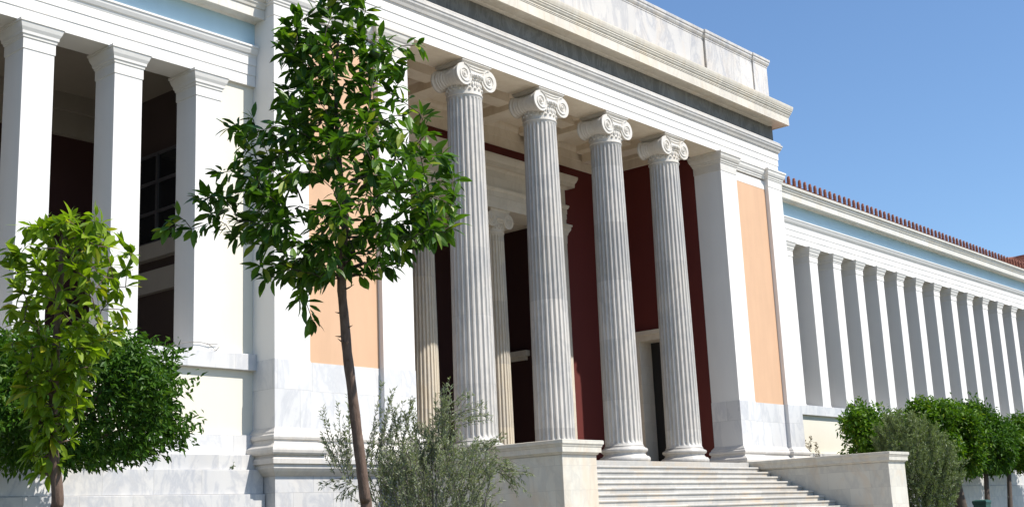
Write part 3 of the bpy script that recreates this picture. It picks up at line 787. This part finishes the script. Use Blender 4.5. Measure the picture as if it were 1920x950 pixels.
# right hand row
rr = [
 ('orange_tree', 'bright green tree against the cream wall, nearest the portico, left of the grey olive bush', (1655, 960), (1640, 830), -1.5, [(752, 1595, 1640), (765, 1585, 1690), (790, 1578, 1705), (815, 1580, 1715), (840, 1582, 1715), (858, 1590, 1700)], 480, 'rowleaf', .16),
 ('orange_tree', 'bright green tree right of the grey olive bush, its top rising highest against the pillars', (1812, 965), (1775, 830), -1.9, [(742, 1720, 1750), (752, 1700, 1800), (770, 1690, 1830), (800, 1690, 1840), (840, 1720, 1838), (865, 1760, 1845), (880, 1775, 1840)], 950, 'rowleaf', .30),
 ('orange_tree', 'darker green tree with a slim trunk behind the green bin', (1850, 965), (1845, 830), -1.5, [(746, 1812, 1842), (765, 1795, 1872), (790, 1785, 1900), (820, 1790, 1905), (850, 1795, 1900), (878, 1805, 1890)], 800, 'darkleaf', .15),
 ('orange_tree', 'green tree cut by the right edge of the photo, the farthest of the row', (1920, 965), (1925, 830), -1.4, [(775, 1915, 1960), (790, 1900, 2000), (815, 1890, 2020), (850, 1895, 2020), (876, 1905, 1990)], 700, 'darkleaf', .14),
 ('orange_tree', 'green tree second from the right edge, its slim trunk right of the green bin', (1890, 965), (1890, 830), -1.6, [(770, 1875, 1915), (782, 1858, 1945), (810, 1850, 1965), (845, 1855, 1960), (872, 1870, 1940)], 800, 'rowleaf', .14),
]
for nm, lab, fuv, tuv, Y, rows, nc, mat, r0 in rr:
    ft = at_y(fuv[0], fuv[1], Y); ft.z = GROUND
    dense_tree(nm, lab, ft, (.0, 0, .1), rows, Y, nc, 17, .20, mat, r0, 1.35, 'orange trees in front of the museum', at_y(tuv[0], tuv[1], Y), 18, 1.2)

# ------------------------------------------------------------------ olive bushes
def olive(label, foot, rows, d, nclump, mat, L=.05, depth_k=.8, per=26, sprays=(), shell=0., stems=26):
    T = thing('olive_bush', label, 'bush', foot)
    cl = sample_crown(rows, d, nclump, depth_k, shell)
    fc = V((0,0,0))
    for c2 in cl: fc += c2/len(cl)
    bmx = MB(); lm = MB(); ends = []
    for c2 in cl:
        out = (c2-V((foot.x, foot.y, foot.z+1.2))).normalized(); ends.append((c2, (out*.5+V((0,0,.6))+rvec()*.55).normalized(), random.uniform(.25, .5)))
    for u, v, du, dv, ln in sprays:
        p = at_d(u, v, d+random.uniform(-.2, .2)); q = at_d(u+du, v+dv, d); ends.append((p, (q-p).normalized(), (q-p).length))
    for p, ax, ln in ends:
        q = p+ax*ln+rvec()*.03; bmx.tube([p, p.lerp(q, .5)+V((0,0,.02)), q], [.005, .0035, .0015], 4)
        npr = max(8, int(per*ln/.38))
        for i in range(npr):
            t = random.random(); pp = p.lerp(q, t); sd = ax.cross(rvec()).normalized()
            leaf2(lm, pp, ax*.75+sd*.75+rvec()*.15, (rvec()+V((0,0,.6))).normalized(), L*random.uniform(.7, 1.25), L*.26, .12)
    for i in range(stems):
        c2 = random.choice(cl); b0 = foot+V((random.uniform(-.12,.12), random.uniform(-.12,.12), 0)); q = smooth_path([b0, b0.lerp(c2, .5)+rvec()*.12, c2], 5)
        bmx.tube(q, [.022*(1-.8*k/(len(q)-1))+.003 for k in range(len(q))], 5)
    bmx.build('stems', M['barkg'], T); lm.build('foliage', M[mat], T, fix=False); return T
dL = 14.5
ft = at_d(800, 950, dL); ft.z = GROUND
rowsL = [(800, 818, 838), (835, 800, 850), (862, 745, 870), (885, 705, 925), (900, 695, 945), (910, 690, 950), (950, 690, 925), (1000, 700, 920)]
spr = [(640, 870, -35, -100, 1), (655, 870, -5, -110, 1), (660, 900, -30, -110, 1), (675, 900, -20, -120, 1), (640, 880, -30, -60, 1), (650, 900, -45, 15, 1), (660, 915, -30, 30, 1), (700, 860, 40, -135, 1), (725, 850, 30, -110, 1), (740, 840, 20, -120, 1), (760, 840, -20, -100, 1), (700, 870, 10, -80, 1),
       (720, 830, 50, -70, 1), (860, 790, 60, -15, 1), (850, 780, 65, -25, 1), (850, 760, 35, -30, 1), (900, 840, 40, -25, 1), (880, 840, 60, -15, 1), (930, 870, 55, 25, 1), (940, 880, 45, 45, 1), (920, 850, 60, 35, 1), (950, 880, 40, 10, 1), (780, 820, -10, -60, 1), (815, 800, 20, -80, 1), (830, 780, 5, -70, 1)]
spr = [(u+random.uniform(-14, 14), v+random.uniform(-10, 10), du*random.uniform(.6, 1.1), dv*random.uniform(.6, 1.1), 1) for u, v, du, dv, _ in spr for k in range(4)]
olive('feathery silver-green olive bush with loose sprays, before the leftmost columns', ft, rowsL, dL, 400, 'olive', .055, .8, 32, spr)
ft = at_y(1725, 950, -4.0); ft.z = GROUND; dR = (at_y(1730, 860, -4.0)-CE).dot(FW)
rowsR = [(792, 1670, 1715), (808, 1655, 1745), (828, 1648, 1770), (850, 1645, 1790), (872, 1645, 1800), (895, 1655, 1800), (930, 1660, 1795), (980, 1670, 1780), (1040, 1690, 1760)]
olive('rounded dense grey-green olive bush behind the right stair wall', ft, rowsR, dR, 1700, 'olivedark', .10, .8, 40, (), .35)

# ------------------------------------------------------------------ small things
# green bin beside the trees
bp = at_y(1840, 936, -2.1); T = thing('litter_bin', 'green plastic litter bin with a lid, under the right-hand trees', 'bin', (bp.x, bp.y, GROUND))
w = MB(); w.loft(bp.x-.24, bp.x+.24, bp.y-.24, bp.y+.24, [(-.06, GROUND), (.0, bp.z-.16), (.02, bp.z-.15), (.02, bp.z-.11)]); part('bin_body', w, 'bin', T, bevel=.02)
w = MB(); w.loft(bp.x-.26, bp.x+.26, bp.y-.26, bp.y+.26, [(0, bp.z-.11), (.012, bp.z-.09), (0, bp.z-.03), (-.1, bp.z)]); part('lid', w, 'bin', T, bevel=.01)
# weeds
def weed(label, p, h, n_, mat, up=1., L=.07):
    T = thing('weed', label, 'weed', p); mb = MB()
    for i in range(n_):
        d = (V((random.uniform(-1,1), random.uniform(-1,1), 0))*(1-up)+V((0,0,up))+rvec()*.25).normalized(); ln = h*random.uniform(.5, 1)
        q = p+d*ln; mb.tube([p, p.lerp(q, .5)+rvec()*.01, q], [.006, .004, .002], 4)
        for k in range(int(ln/.035)):
            pp = p.lerp(q, random.random()); leaf2(mb, pp, rvec()+d*.4, rvec(), L*random.uniform(.6, 1.1), L*.4)
    mb.build('leaves', M[mat], T, fix=False)
weed('green tuft of weed on the left podium ledge', V((at_y(167, 872, .40).x, .40, .058)), .22, 12, 'weed', .4, .1)
weed('tiny weed in a podium joint next to the corner of the pavilion', V((at_y(436, 878, .41).x, .41, .058)), .17, 4, 'weed', .7, .06)
weed('tall dry weed with bare stalks above the right stair wall', V((12.05, .5, .352)), 1.0, 8, 'dryweed', .93, .10)
weed('short dry weed beside the taller stalks at the cream wall', V((12.75, .5, .352)), .8, 5, 'dryweed', .93, .10)
# loose wire on the left sill
wp = [at_y(u, v, .56) for u, v in ((318, 650), (335, 644), (355, 641), (375, 641), (392, 645), (408, 644))]
w = MB(); w.tube(smooth_path(wp, 4), .006, 5)
w.tube(smooth_path([at_y(u, v, .56) for u, v in ((388, 643), (398, 650), (404, 656), (411, 650))], 4), .006, 5)
o = w.build('loose_wire', M['wire']); tag(o, 'thin loose wire curling across the sill of the left wing', 'wire')

# ------------------------------------------------------------------ light
sun_to = V((.37, -1.0, 1.35)).normalized()
sd = bpy.data.lights.new('Sun', 'SUN'); sd.energy = 5.0; sd.angle = math.radians(.53); sd.color = (1, .955, .89)
so = bpy.data.objects.new('Sun', sd); COL.objects.link(so); so.location = (0, -30, 40)
so.rotation_euler = sun_to.to_track_quat('Z', 'Y').to_euler()
wd = bpy.data.worlds.new('World'); SC.world = wd; wd.use_nodes = True
nt = wd.node_tree; bg = nt.nodes['Background']
sky = nt.nodes.new('ShaderNodeTexSky'); sky.sky_type = 'NISHITA'; sky.sun_disc = False
sky.sun_elevation = math.asin(sun_to.z); sky.sun_rotation = math.atan2(sun_to.x, sun_to.y)
sky.air_density = 1.0; sky.dust_density = .5; sky.ozone_density = 2.0
tint = mixc(nt, 1., sky.outputs[0], (.97, 1.14, 1.30), 'MULTIPLY'); nt.links.new(tint, bg.inputs[0]); bg.inputs[1].default_value = .10

# ------------------------------------------------------------------ camera
cd = bpy.data.cameras.new('Camera'); cam = bpy.data.objects.new('Camera', cd); COL.objects.link(cam)
cd.sensor_fit = 'HORIZONTAL'; cd.sensor_width = 36; cd.lens = FPX/1920*36; cd.clip_start = .1; cd.clip_end = 3000
m = Matrix((RT, UP, -FW)).transposed().to_4x4(); m.translation = CE; cam.matrix_world = m
SC.camera = cam
SC.view_settings.view_transform = 'Standard'; SC.view_settings.look = 'None'; SC.view_settings.exposure = .4; SC.view_settings.gamma = 1
SC.render.resolution_x = 1024; SC.render.resolution_y = 506
SC.cycles.max_bounces = 8; SC.cycles.diffuse_bounces = 4; SC.cycles.use_denoising = True
